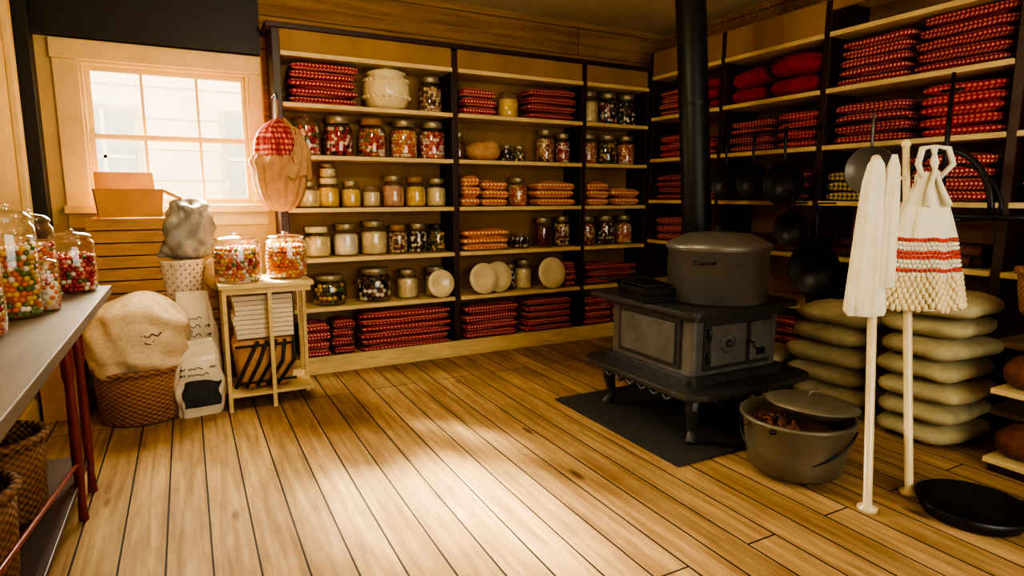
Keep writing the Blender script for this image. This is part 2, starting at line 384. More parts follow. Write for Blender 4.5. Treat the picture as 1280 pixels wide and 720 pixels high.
rs(3.32, 4.2, RZ[3], .25, 'red_g'); rs(3.34, 4.0, RZ[0], .3, 'red_g')
rs(2.62, 3.18, RZ[5], .34, 'red_g'); rs(2.00, 2.60, RZ[5], .38, 'red_d'); rs(1.3, 1.9, RZ[5], .37, 'red_g')
rs(2.58, 3.18, RZ[4], .30, 'strip'); rs(2.00, 2.55, RZ[4], .35, 'pink'); rs(1.25, 1.9, RZ[4], .35, 'red_g')
rs(2.90, 3.2, RZ[3], .22, 'yellow_g'); rs(2.02, 2.6, RZ[3], .32, 'dots'); rs(1.25, 1.9, RZ[3], .32, 'red_d')
rs(1.25, 1.9, RZ[6], .3, 'red_g')
def rolls(name, loc, L, n, r, mat, rz=0):
    b = MB()
    for i in range(n):
        row = i//5; k = i % 5
        y = (k-2)*r*2.02+(row % 2)*r; z = r+row*r*1.75
        b.tube([(-L/2+random.uniform(-.03, .03), y, z), (0, y+random.uniform(-.01, .01), z), (L/2, y, z)], [r*.92, r, r*.9], mat, 10)
    return b.obj(name, loc, rz)
rolls('cloth_roll_pile', (4.68, 3.75, RZ[2]), .8, 8, .035, 'rust', 90); rolls('cloth_roll_pile', (4.68, 2.6, RZ[2]), 1.0, 9, .04, 'rust', 90)

# ------------------------------------------------------------ jars
cache = {}
PAL = dict(multi=['c_red','c_wh','c_ye','c_gr','c_or'], redblk=['c_red','c_bk','c_wh','c_red'], orange=['c_or','c_or','c_ye','c_wh'], rosy=['c_red','c_pk','c_wh','c_pk'],
           dark=['c_bk','c_br','c_wh','c_bk'], brown=['c_br','c_rose','c_cr'], olive=['c_gr','c_br','c_ye','c_bk'], redg=['c_red','c_gr','c_wh','c_red','c_pk'], blu=['c_bl','c_wh','c_bk','c_red'],
           citrus=['c_or','c_gr','c_ye','c_gr','c_or','c_wh'], mixed=['c_wh','c_pk','c_or','c_gr','c_ye','c_red','c_rose'])
def jar(name, x, y, z, r, h, fill, lid='tin', d=None, lvl=.82):
    key = (name, round(r, 3), round(h, 3), fill, lid)
    if key not in cache:
        b = MB(); bh = h*.86
        prof = [(r*.0+.001, .004), (r*.85, .004), (r*.97, .02), (r, .05), (r, bh*.74), (r*.93, bh*.86), (r*.72, bh*.95), (r*.70, bh)]
        if lid == 'glass': prof = [(.001, .004), (r*.85, .004), (r*.97, .02), (r, .05), (r, bh*.84), (r*.96, bh*.93), (r*.84, bh*.97), (r*.84, bh)]
        b.lathe(prof, 'glass', 28)
        top = bh*lvl
        if fill in PAL:
            d = d or max(.028, r*.27); p = PAL[fill]
            b.lathe([(.001, .01), (r*.80, .01), (r*.80, top-d*.6), (.001, top-d*.6)], p[0], 16)
            zz = .01+d/2; ring = 0
            while zz < top:
                rr = r*.96-d/2-.002
                if zz > bh*.74: rr *= .93
                n = max(6, int(2*math.pi*rr/d))
                for k in range(n):
                    a = 2*math.pi*(k+.5*(ring % 2))/n+random.uniform(-.06, .06)
                    b.ball((rr*math.cos(a), rr*math.sin(a), zz+random.uniform(-.003, .003)), d*.52, random.choice(p))
                zz += d*.86; ring += 1
            for k in range(int(20)):
                a = random.uniform(0, 6.28); q = random.uniform(0, .7)*r
                b.ball((q*math.cos(a), q*math.sin(a), top-d*.5+random.uniform(0, d*.4)), d*.52, random.choice(p))
        elif fill:
            b.lathe([(.001, .01), (r*.88, .012), (r*.95, .03), (r*.95, bh*.70), (r*.88, top*.95), (.001, top*.98)], fill, 24)
        lr = r*.76
        if lid == 'glass':
            lr = r*.86
            b.lathe([(lr*1.02, bh), (lr*1.06, bh+.008), (lr*.8, bh+h*.07), (lr*.2, bh+h*.09), (lr*.16, bh+h*.11), (lr*.28, bh+h*.125), (.001, h)], 'glass', 24)
        else:
            lm = {'tin':'lidm', 'wood':'lidw', 'dark':'lidk', 'cream':'cream'}[lid]
            b.lathe([(lr, bh-.012), (lr*1.04, bh-.01), (lr*1.04, h-.008), (lr*.98, h), (.001, h)], lm, 24)
        cache[key] = b.mesh(name)
    return place(name, cache[key], (x, y, z), random.uniform(0, 360))
CJ, SJ, PJ = 'candy_jar', 'spice_jar', 'preserve_jar'
z = BZ[4]
for x, f, l in ((.93, 'redg', 'glass'), (1.20, 'redblk', 'tin'), (1.49, 'multi', 'wood'), (1.78, 'orange', 'tin'), (2.05, 'rosy', 'tin')): jar(CJ, x, 5.45, z, .125, .335, f, l)
jar(SJ, 2.04, 5.45, BZ[5], .11, .32, 'brown', 'tin')
z = BZ[3]
for x, f, l, r, h in ((.93, 'c_cr', 'tin', .1, .22), (1.10, 'c_py', 'cream', .09, .25), (1.29, 'c_py', 'tin', .085, .23), (1.47, 'c_cr', 'glass', .08, .2), (1.67, 'c_rose', 'tin', .1, .28), (1.88, 'c_py', 'wood', .095, .27), (2.08, 'c_cr', 'tin', .095, .26)): jar(SJ, x, 5.45, z, r, h, f, l)
jar(SJ, 1.10, 5.45, z+.25, .07, .12, 'c_cr', 'tin')
z = BZ[2]
for x, f, l, r, h in ((.98, 'c_cr', 'cream', .12, .26), (1.23, 'c_wh', 'tin', .11, .28), (1.48, 'c_cr', 'tin', .12, .30), (1.70, 'brown', 'wood', .09, .26), (1.89, 'dark', 'tin', .09, .27), (2.08, 'olive', 'dark', .09, .26)): jar(SJ, x, 5.45, z, r, h, f, l)
z = BZ[1]
for x, f, l, r, h in ((1.07, 'olive', 'tin', .15, .26), (1.47, 'dark', 'tin', .155, .30), (1.78, 'c_cr', 'tin', .1, .27), (2.06, 'c_cr', 'tin', .1, .28)): jar(PJ, x, 5.45, z, r, h, f, l)
for x, z, f, l, r, h in ((2.84, BZ[5], 'c_py', 'glass', .11, .27), (2.83, BZ[4], 'dark', 'tin', .06, .16), (2.97, BZ[4], 'olive', 'tin', .07, .16), (3.27, BZ[4], 'brown', 'tin', .095, .33), (3.48, BZ[4], 'rosy', 'tin', .08, .3),
        (2.32, BZ[4], 'c_br', 'tin', .06, .26), (2.95, BZ[3], 'orange', 'tin', .1, .28), (3.25, BZ[2], 'c_dr', 'tin', .1, .3), (3.48, BZ[2], 'brown', 'tin', .09, .31), (2.98, BZ[2], 'dark', 'glass', .1, .16), (3.02, BZ[1], 'c_cr', 'tin', .09, .3), (2.87, BZ[1], 'dark', 'tin', .055, .26)): jar(SJ, x, 5.46, z, r, h, f, l)
for z, fs in ((BZ[5], ('c_cr', 'blu', 'dark')), (BZ[4], ('orange', 'olive', 'orange')), (BZ[2], ('multi', 'dark', 'orange'))):
    for x, f in zip((3.79, 4.04, 4.29), fs): jar(SJ, x, 5.46, z, .105, .31 if z < 2 else .33, f, 'tin')
b = MB()
b.lathe([(.001, 0), (.13, 0), (.17, .03), (.2, .12), (.2, .2), (.17, .26), (.15, .28), (.175, .29), (.17, .31), (.10, .335), (.03, .345), (.02, .355), (.03, .365), (.001, .375)], 'cream', 36, wob=lambda a, t: 1+.03*abs(math.sin(a*12))*(t < .5))
for k in range(24):
    a = k*math.pi/12; b.ball((.185*math.cos(a), .185*math.sin(a), .24), .016, 'cream'); b.ball((.198*math.cos(a+.13), .198*math.sin(a+.13), .10), .016, 'cream')
b.obj('lidded_crock', (1.62, 5.40, BZ[5]))
def plate(x, z, r, y=5.33):
    b = MB(); b.lathe([(.001, 0), (r*.55, 0), (r*.62, .008), (r, .03), (r*1.0, .036), (r*.6, .014), (.001, .01)], 'cream', 32, R(80, 'X')); return b.obj('dinner_plate', (x, y, z+r*.985), 0)
plate(2.06, BZ[1], .13); plate(2.50, BZ[1], .15); plate(2.68, BZ[1], .15, 5.38); plate(3.27, BZ[1], .16, 5.33)
b = MB(); b.pillow((0, 0, .09), (.34, .24, .18), 'tan', .8, .7); b.pillow((.06, -.05, .13), (.16, .14, .12), 'tan', .9, .9); b.obj('bread_bundle', (2.55, 5.42, BZ[4]))

# ------------------------------------------------------------ stove
b = MB()
ZS = .36
def prism(pts, z0, z1, mat):
    n = len(pts); b.add([(x, y, z0) for x, y in pts]+[(x, y, z1) for x, y in pts], [tuple(range(n))[::-1], tuple(range(n, 2*n))]+[(i, (i+1) % n, n+(i+1) % n, n+i) for i in range(n)], mat)
def rrect(x0, x1, y0, y1, r, n=6):
    out = []
    for cx, cy, a0 in ((x1-r, y0+r, -90), (x1-r, y1-r, 0), (x0+r, y1-r, 90), (x0+r, y0+r, 180)):
        for k in range(n+1):
            a = math.radians(a0+90*k/n); out.append((cx+r*math.cos(a), cy+r*math.sin(a)))
    return out
prism(rrect(2.46, 3.56, 2.46, 3.62, .16), ZS-.03, ZS, 'stove'); prism(rrect(2.50, 3.52, 2.50, 3.58, .15), ZS-.055, ZS-.03, 'stove')
prism(rrect(2.60, 3.42, 2.62, 3.50, .05), ZS, ZS+.05, 'stove'); prism(rrect(2.64, 3.38, 2.66, 3.46, .03), ZS+.05, .80, 'stove2')
prism(rrect(2.60, 3.42, 2.62, 3.50, .05), .755, .79, 'stove')
prism(rrect(2.52, 3.50, 2.56, 3.62, .10), .80, .83, 'stove')
b.box((2.72, 2.645, .44), (3.30, 2.665, .75), 'stove'); b.box((2.76, 2.632, .47), (3.06, 2.648, .72), 'stove2')
b.tube([(2.91+.06*math.cos(a*.5236), 2.628, .60+.06*math.sin(a*.5236)) for a in range(12)], .006, 'stove2', 6, close=True); b.ball((2.91, 2.628, .60), .025, 'stove')
for k in range(6):
    a = k*math.pi/3; b.tube([(2.91+.025*math.cos(a), 2.63, .6+.025*math.sin(a)), (2.91+.06*math.cos(a), 2.63, .6+.06*math.sin(a))], .005, 'stove2')
b.box((3.10, 2.632, .47), (3.28, 2.648, .72), 'stove2'); b.box((3.155, 2.62, .50), (3.225, 2.64, .545), 'iron')
for zz in (.52, .67): b.tube([(2.745, 2.63, zz-.03), (2.745, 2.63, zz+.03)], .012, 'iron')
b.tube([(3.07, 2.63, .6), (3.07, 2.58, .6), (3.07, 2.57, .56)], .009, 'iron')
b.box((2.625, 2.76, .44), (2.645, 3.36, .75), 'stove'); b.box((2.612, 2.80, .47), (2.628, 3.32, .72), 'stove2')
for x, y in ((2.66, 2.66), (3.40, 2.66), (2.66, 3.44), (3.40, 3.44)):
    sx = -1 if x < 3 else 1; sy = -1 if y < 3 else 1
    b.tube([(x, y, ZS-.05), (x+sx*.03, y+sy*.03, .22), (x+sx*.01, y+sy*.01, .08), (x+sx*.03, y+sy*.03, .03), (x+sx*.035, y+sy*.035, .014)], [.06, .045, .028, .035, .04], 'stove', 10)
for lo, hi, dx in ((2.70, 3.36, 1), (2.70, 3.40, 0)):
    for k in range(6):
        a, c_ = lo+(hi-lo)*k/6, lo+(hi-lo)*(k+1)/6; m_ = (a+c_)/2
        if dx: b.tube([(a, 2.54, ZS-.06), (m_, 2.54, ZS-.10), (c_, 2.54, ZS-.06)], .012, 'stove')
        else: b.tube([(2.54, a, ZS-.06), (2.54, m_, ZS-.10), (2.54, c_, ZS-.06)], .012, 'stove')
b.lathe([(.001, .838), (.12, .838), (.125, .83)], 'stove', 24, T(2.72, 3.3, 0))
b.lathe([(.15, .83), (.15, .86), (.12, .88), (.115, .95), (.115, 1.0)], 'stove', 24, T(3.36, 3.38, 0))
b.tube([(3.36, 3.38, .9), (3.345, 3.41, 1.5), (3.32, 3.46, 2.3), (3.29, 3.53, H-.015)], .107, 'pipe', 28)
b.lathe([(.112, 0), (.114, .01), (.112, .03)], 'pipe', 28, T(3.326, 3.45, 2.15))
b.obj('wood_stove', bevel=.006)
b = MB(); prism(rrect(2.33, 3.62, 2.42, 3.72, .01), .0, .012, 'mat'); b.obj('hearth_mat')
b = MB()   # stock pot
b.lathe([(.001, 0), (.30, 0), (.315, .015), (.315, .33), (.325, .335), (.325, .35), (.30, .35)], 'pewter', 48)
b.lathe([(.33, .345), (.335, .36), (.30, .385), (.2, .43), (.06, .445), (.001, .447)], 'pewter', 48)
b.lathe([(.05, .443), (.03, .46), (.03, .475), (.001, .48)], 'iron', 16)
for sx in (-1, 1): b.tube([(sx*.31, -.06, .27), (sx*.36, -.05, .27), (sx*.37, 0, .27), (sx*.36, .05, .27), (sx*.31, .06, .27)], .009, 'iron')
b.obj('stock_pot', (3.03, 2.87, .83), 30)
b = MB()   # saucepan
b.lathe([(.001, .0), (.11, 0), (.14, .07), (.145, .075), (.13, .072), (.10, .01), (.001, .01)], 'iron', 24)
b.lathe([(.15, .078), (.1, .095), (.001, .1)], 'iron', 24)
b.tube([(-.13, .0, .07), (-.19, .02, .09), (-.27, .05, .1)], .012, 'iron')
b.obj('saucepan', (2.78, 3.38, .838))
b = MB()   # roasting pans
for k, zz in enumerate((0, .05)):
    b.box((-.16, -.11, zz), (.16, .11, zz+.01), 'iron'); 
    for lo, hi in (((-.17, -.12, zz), (-.16, .12, zz+.045)), ((.16, -.12, zz), (.17, .12, zz+.045)), ((-.16, -.12, zz), (.16, -.11, zz+.045)), ((-.16, .11, zz), (.16, .12, zz+.045))): b.box(lo, hi, 'iron')
for k in range(7): b.tube([(-.14+k*.047, -.12, .105), (-.14+k*.047, .12, .105)], .006, 'iron')
b.obj('roasting_pan', (2.65, 3.10, .83), 80, bevel=.003)

# ------------------------------------------------------------ cauldron, lid, skillets
b = MB()
b.lathe([(.001, .02), (.20, .02), (.235, .05), (.26, .16), (.275, .30), (.295, .32), (.295, .335), (.27, .335), (.255, .30), (.24, .24)], 'kettle', 48)
b.disc(.25, .27, 'rust', 32)
for k in range(26):
    x, y, a = random.uniform(-.22, 0), random.uniform(-.14, .14), random.uniform(0, 3)
    b.tube([(x, y, .28), (x+.03*math.cos(a), y+.03*math.sin(a), .30), (x+.07*math.cos(a), y+.07*math.sin(a), .285)], .011, 'rust', 6)
for k in range(3):
    a = 2.1*k; b.tube([(.17*math.cos(a), .17*math.sin(a), .03), (.18*math.cos(a), .18*math.sin(a), 0)], .02, 'kettle')
b.tube([(-.30*math.cos(t), -.30*math.sin(t)*.75, .31-.20*math.sin(t)) for t in [math.pi*i/16 for i in range(17)]], .007, 'iron', X=R(-75, 'Z'))
for k in (15, -165): b.tube([(.285*math.cos(math.radians(k)), .285*math.sin(math.radians(k)), .30), (.31*math.cos(math.radians(k)), .31*math.sin(math.radians(k)), .31)], .014, 'iron')
L = T(.07, -.03, .335)@R(4, 'Y')
b.lathe([(.001, .0), (.15, .0), (.20, .03), (.215, .05), (.235, .05), (.235, .058), (.19, .075), (.1, .09), (.001, .095)], 'kettle', 40, L)
b.tube([(-.03, 0, .09), (-.025, 0, .12), (.025, 0, .12), (.03, 0, .09)], .008, 'kettle', X=L)
b.obj('iron_kettle', (2.86, 2.09, 0))
def skillet(name, r, mat, loc, rot=I4, hl=.3):
    b = MB(); h = r*.3
    b.lathe([(.001, 0), (r*.82, 0), (r*.86, .005), (r, h), (r*.97, h), (r*.83, .012), (.001, .012)], mat, 40, rot)
    b.tube([(r*.95, 0, h*.75), (r*1.1, 0, h*.85), (r+hl*.6, 0, h*1.0), (r+hl*.93, 0, h)], [.013, .010, .012, .014], mat, 8, rot)
    b.tube([(r+hl*.97+.016*math.cos(a*.785), .016*math.sin(a*.785), h) for a in range(8)], .006, mat, 6, rot, close=True)
    return b.obj(name, loc)
skillet('cast_iron_skillet', .235, 'iron', (3.20, 1.38, 0), R(-25, 'Z'), .16)
HR = Matrix(((0, 0, -1, 0), (0, 1, 0, 0), (1, 0, 0, 0), (0, 0, 0, 1)))
for y, z, r, mat, hl in ((4.06, 1.62, .15, 'iron', .245), (3.76, 1.62, .155, 'iron', .24), (3.44, 1.60, .18, 'iron', .26), (2.73, 1.68, .17, 'pewter', .21)):
    skillet('hanging_skillet', r, mat, (4.36, y, z), HR@R(12, 'X'), hl)
skillet('hanging_skillet', .20, 'iron', (4.28, 3.05, .95), HR@R(12, 'X'), .27); skillet('hanging_skillet', .145, 'iron', (4.30, 3.30, 1.24), HR@R(12, 'X'), .13)
b = MB(); b.tube([(4.32, 2.5, 2.03), (4.32, 4.25, 2.03)], .009, 'iron')
for y in (2.55, 3.24, 4.2): b.tube([(4.32, y, 2.03), (4.47, y, 2.03)], .008, 'iron')
for y in (3.05, 3.30): b.tube([(4.45, y, 1.445), (4.24, y, 1.445), (4.24, y, 1.40), (4.27, y, 1.385)], .006, 'iron')
b.obj('pot_hanging_rail')
b = MB()
b.tube([(0, .27*math.cos(t), .03+.38*math.sin(t)) for t in [math.pi*i/20 for i in range(21)]], .018, 'iron', 10); b.tube([(0, 0, 0), (0, 0, .86)], [.018, .011], 'iron'); b.tube([(0, -.06, .76), (0, .06, .76)], .010, 'iron')
b.tube([(0, -.55, .02), (0, .32, .02)], .016, 'iron'); b.tube([(.12, -.55, .02), (.12, .32, .02)], .014, 'iron')
for y in (-.5, -.1, .3): b.tube([(-.03, y, .0), (.42, y, .0)], .012, 'iron')
b.tube([(.12, .27*math.cos(t), .03+.3*math.sin(t)) for t in [math.pi*i/20 for i in range(21)]], .010, 'iron', 8)
b.obj('iron_pot_rack', (4.06, 2.10, 1.36))

# ------------------------------------------------------------ stand with linens
b = MB()
pa, pb = Vector((2.81, 1.64, 0)), Vector((3.155, 1.64, 0)); ta, tb = Vector((2.72, 1.69, 1.66)), Vector((2.995, 1.725, 1.74))
for p0, t0 in ((pa, ta), (pb, tb)):
    q = lambda f: p0.lerp(t0, f)
    b.tube([q(0), q(.012), q(.018), q(.6), t0], [.045, .045, .02, .02, .015], 'cream', 14); b.ball(t0, .022, 'cream')
b.tube([pa.lerp(ta, .95), pb.lerp(tb, .91)], .010, 'cream', 8)
b.obj('garment_stand')
b = MB()
def ruff(amp, ks=(7, 11, 17)):
    return lambda a, t: 1+amp*(.5+.5*t)*(.5*math.sin(a*ks[0]+3*t)+.5*math.sin(a*ks[1]+1-2*t)+.25*math.sin(a*ks[2]))
E = Matrix.Diagonal((1, .6, 1, 1))
b.lathe([(.05, .655), (.06, .64), (.058, .61), (.078, .56), (.105, .50), (.126, .43), (.140, .37), (.146, .34)], 'white', 110, E, wob=ruff(.10))
b.lathe([(.146, .34), (.158, .27), (.172, .21), (.180, .18)], 'white', 110, E, wob=ruff(.03))
b.lathe([(.180, .18), (.198, .10), (.210, .02)], 'white', 110, E, wob=ruff(.03))
zz = .345; row = 0
while zz > .01:
    rr = .148+(.345-zz)*.205; low = zz < .17
    d = .0098 if not low else .0125
    mt = ('redcl' if row in (0, 3, 4, 7) else 'white') if not low else 'cream'
    n = 54 if not low else 46
    for k in range(n):
        a = 2*math.pi*(k+.5*(row % 2))/n; w_ = .5*math.sin(a*7+1)+.5*math.sin(a*11); q = rr*(1+.05*w_)
        b.ball((q*math.cos(a), q*math.sin(a)*.62, zz+(.014*w_ if low else .004*w_)), d, mt, sc=(1, 1, 1.0 if not low else 1.6))
    zz -= .020 if not low else .026; row += 1
for sx in (-1, 1):
    b.tube([(sx*.04, -.02, .63), (sx*.08, -.04, .69), (sx*.06, -.03, .76), (sx*.01, -.02, .77), (-sx*.01, -.03, .70), (sx*.02, -.055, .60), (sx*.05, -.09, .50)], [.012, .014, .014, .012, .011, .011, .014], 'white')
b.obj('crochet_apron', (3.075, 1.655, .955), -28)
b = MB()
b.lathe([(.015, .71), (.035, .68), (.05, .60), (.06, .45), (.07, .25), (.08, .08), (.085, .02), (.075, .0)], 'white', 90, T(-.02, 0, 0)@Matrix.Diagonal((1, .65, 1, 1)), wob=ruff(.16, (5, 8, 13)))
b.lathe([(.012, .72), (.03, .66), (.040, .50), (.042, .30), (.045, .14), (.035, .13)], 'white', 60, T(.045, -.02, 0)@Matrix.Diagonal((1, .65, 1, 1)), wob=ruff(.16, (4, 7, 11)))
b.obj('linen_towel', (2.735, 1.675, .96), -28)

# ------------------------------------------------------------ sacks
def sack(b, c, d, mat, X=I4):
    p = [random.uniform(0, 6) for _ in range(6)]
    def fn(q):
        e = max(abs(q[0]), abs(q[1]))
        z = q[2]*(1-.25*e*e)+.08*math.sin(q[0]*5+p[0])*math.cos(q[1]*4+p[1])+.05*math.sin(q[0]*13+p[4])*math.sin(q[1]*11+p[5])*(1 if q[2] > 0 else .3)
        return [q[0]*(1+.03*math.sin(q[1]*7+p[2])), q[1]*(1+.03*math.sin(q[0]*6+p[3])), z]
    b.pillow(c, d, mat, .75, .42, X, 44, 14, fn)
def pile(name, loc, n, w, d, t, mat, rz=0):
    b = MB()
    for i in range(n):
        sack(b, (random.uniform(-.03, .03), random.uniform(-.04, .04), t*.53+i*t*.93), (d*random.uniform(.93, 1), w*random.uniform(.93, 1.03), t*1.1), mat, R(random.uniform(-6, 6), 'Z'))
    return b.obj(name, loc, rz)
pile('flour_sack_pile', (4.08, 2.02, 0), 7, .50, .62, .14, 'green'); pile('flour_sack_pile', (4.18, 2.75, 0), 5, .60, .5, .155, 'green')
pile('flour_sack_pile', (4.12, 3.42, 0), 2, .55, .42, .16, 'green')
b = MB()
for z in (.08, .47): b.box((3.8, .75, z-.03), (4.42, 1.62, z), 'shelf')
for x, y in ((3.84, .79), (4.38, .79), (4.38, 1.58)): b.box((x-.02, y-.02, 0), (x+.02, y+.02, .86), 'dark')
b.box((3.82, .77, 0), (4.40, 1.60, .05), 'dark'); b.box((3.82, .77, .83), (4.40, 1.5, .86), 'dark')
b.obj('low_rack', bevel=.004)
def loafs(loc, n):
    b = MB()
    for i in range(n):
        p = random.uniform(0, 6)
        b.pillow(((i % 2)*.27-.14, (i//2)*.21-.32, .09), (.27, .20, .18), 'rust', .8, .7, fn=lambda q: [q[0], q[1]*(1+.05*math.sin(q[0]*9+p)), q[2]+.06*math.sin(q[0]*8+p)*(q[2] > 0)])
    return b.obj('bread_loaf_pile', loc)
loafs((4.10, 1.20, .08), 8); loafs((4.10, 1.20, .47), 8)
def basket(name, loc, r, h, mat, rim=.018, handle=False, lean=1.12):
    b = MB()
    b.lathe([(.001, 0), (r*.92, 0), (r, .02), (r*lean*.97, h*.6), (r*lean, h), (r*lean-.015, h), (r*.9, .03), (.001, .03)], mat, 48)
    b.tube([(r*lean*math.cos(a*.2618), r*lean*math.sin(a*.2618), h+.004*math.sin(a*3)) for a in range(24)], rim, mat, 8, close=True)
    if handle: b.tube([(r*lean*math.cos(t), 0, h+r*1.1*math.sin(t)) for t in [math.pi*i/16 for i in range(17)]], .014, mat)
    return b.obj(name, loc)
basket('wicker_basket', (4.1, 1.42, .86), .22, .24, 'wick', handle=True); basket('wicker_basket', (4.68, 1.6, RZ[2]), .17, .2, 'wick')

# ------------------------------------------------------------ left: counter
b = MB()
CX = -.40; LX = CX-.12
b.box((X0+.01, -.9, .955), (CX, 4.1, 1.0), 'counter'); b.box((X0+.03, -.85, .90), (LX, 3.95, .955), 'dark')
for y in (3.3, 3.62, 1.6, -.6):
    b.tube([(LX, y, .90), (LX, y, .70), (LX, y, .66), (LX, y, .3), (LX, y, .1), (LX, y, 0)], [.026, .026, .018, .024, .016, .022], 'redpaint', 14)
    b.tube([(X0+.08, y, .90), (X0+.08, y, 0)], .028, 'redpaint', 10)
b.box((X0+.05, -.6, .16), (LX, 3.66, .19), 'dark'); b.tube([(LX, 1.6, .55), (LX, 3.3, .28)], .010, 'redpaint')
b.obj('store_counter', bevel=.004)
for y, r in ((3.05, .19), (2.5, .2), (1.95, .19)): basket('wicker_basket', (-.76, y, .19), r*.85, .34, 'wick_d', lean=1.1)
for i, (x, y, r, h, f) in enumerate(((-.66, 3.18, .105, .47, 'citrus'), (-.66, 3.62, .10, .44, 'mixed'), (-.555, 3.30, .045, .24, 'mixed'), (-.54, 3.90, .105, .33, 'redg'), (-.78, 3.90, .10, .33, 'redg'), (-.70, 2.75, .11, .40, 'multi'))):
    jar(CJ, x, y, 1.0, r, h, f, 'glass', .024, .72)

basket('wicker_basket', (-.34, 4.78, 0), .26, .36, 'wick', lean=1.08)
b = MB()   # big cloth sack slumped over the basket rim
def fs(q):
    t = (q[2]+1)/2; a = math.atan2(q[1], q[0])
    k = 1+.10*math.sin(a*7+q[2]*2)*(1-t)*.6+.05*math.sin(q[2]*11+q[0]*3)+.03*math.sin(a*13+q[2]*5)
    fold = .06*math.sin(a*5+q[2]*9)*(1 if .25 < t < .75 else .3)
    return [q[0]*(k+fold), q[1]*(k+fold), q[2]+.10*math.sin(q[0]*4+1)*t-.12*t*abs(q[1])]
b.pillow((0, 0, .25), (.60, .58, .56), 'burlap_l', .6, .78, I4, 72, 32, fs)
b.tube([(.03+.016*k, -.305+.0011*k*k, .30+.012*math.sin(k*1.9)) for k in range(12)], .004, 'ink', 6); b.tube([(.05+.016*k, -.30+.0013*k*k, .25+.010*math.sin(k*2.3+1)) for k in range(8)], .0035, 'ink', 6)
b.obj('cloth_flour_sack', (-.34, 4.78, .31))
def floursack(name, loc, w, d, h, rz, patch=False, p=0., mat='paper'):
    """soft upright sack: bulging body, gathered rolled top, printed front"""
    b = MB()
    def body(a, v):     # a angle, v 0..1
        prof = (.86+.20*math.sin(min(1, v*1.35)*math.pi)) if v < .75 else (.86+.20*math.sin(min(1, v*1.35)*math.pi))*(1-.9*(v-.75))
        wr = .03*math.sin(a*6+v*9+p)+.025*math.sin(a*11-v*13+2*p)+.03*math.sin(v*17+a*2+p)
        c_, s2 = math.cos(a), math.sin(a)
        c_ = math.copysign(abs(c_)**.55, c_); s2 = math.copysign(abs(s2)**.55, s2)
        flat = 1 if v < .7 else 1-.75*((v-.7)/.3)
        return ((prof+wr)*c_*w/2, (prof+wr)*s2*d/2*flat, h*v+.02*math.sin(a*2+p)*(v > .8))
    NV, NU = 30, 60
    b.grid([[body(2*math.pi*i/NU, j/NV) for i in range(NU+1)] for j in range(NV+1)], mat)
    b.grid([[tuple(c*(1-.5*j) if k < 2 else c for k, c in enumerate(body(2*math.pi*i/NU, 1)))  for i in range(NU+1)] for j in range(3)], mat)
    b.grid([[tuple(c*j/2 if k < 2 else .001 for k, c in enumerate(body(2*math.pi*i/NU, 0))) for i in range(NU+1)] for j in range(3)], mat)
    def pt(u, v, off=.005):
        x, y, z_ = body(-math.pi/2+u, v); return (x, y-off, z_)
    if patch:
        N = 16; b.grid([[pt((i/N-.45)*1.2+.08*math.sin(j*.5), .14+j/N*(.36+.03*math.sin(i*.35))) for i in range(N+1)] for j in range(N+1)], 'slate')
    for v, m_ in (((.68, 3), (.6, 2)) if patch else ((.80, 2), (.72, 3), (.64, 3), (.56, 2))):
        for s0 in range(m_):
            u0 = -.75+s0*.5; L_ = random.uniform(.25, .4)
            b.tube([pt(u0+L_*k/10, v+.014*math.sin(k*2.2+s0*2)+.006*math.sin(k*5), .003) for k in range(11)], .0028, 'ink', 5)
    return b.obj(name, loc, rz)
floursack('paper_flour_bag', (.0, 4.66, 0), .31, .21, .50, 6, True, 1.); floursack('paper_flour_bag', (.0, 4.94, 0), .30, .2, .80, 2, False, 2.5)
b = MB()
b.box((.16, 4.52, .87), (.78, 5.06, .90), 'shelf')
for x, y in ((.19, 4.55), (.48, 4.55), (.75, 4.82), (.19, 5.03), (.75, 5.03)): b.box((x-.014, y-.014, 0), (x+.014, y+.014, .87), 'shelf')
b.box((.18, 4.54, .83), (.76, 4.56, .87), 'shelf'); b.box((.74, 4.55, .83), (.76, 5.03, .87), 'shelf'); b.box((.18, 4.54, .10), (.76, 5.04, .12), 'shelf')
b.obj('side_table', bevel=.003)
jar(CJ, .30, 4.74, .90, .16, .34, 'mixed', 'glass', .030); jar(CJ, .64, 4.80, .90, .15, .34, 'orange', 'glass', .03)
b = MB(); 
for i in range(9): b.box((-.2+random.uniform(0, .02), -.16, i*.034), (.2, .16+random.uniform(0, .01), i*.034+.03), 'paper')
b.obj('paper_stack', (.44, 4.78, .50)); 
b = MB()
def fbk(q): return [q[0]*(1+.1*q[2]), q[1]*(1+.1*q[2]), q[2]]
b.pillow((0, 0, .185), (.40, .34, .37), 'tan', .3, .3, fn=fbk)
for k in range(5): b.tube([(-.21+k*.07, -.175, .03), (-.13+k*.08, -.188, .2), (-.05+k*.06, -.192, .36)], .013, 'ink')
b.tube([(-.2, -.178, .06), (.2, -.178, .06)], .01, 'ink'); b.tube([(-.2, -.195, .33), (.2, -.195, .33)], .01, 'ink')
b.obj('strapped_bundle', (.44, 4.78, .12))
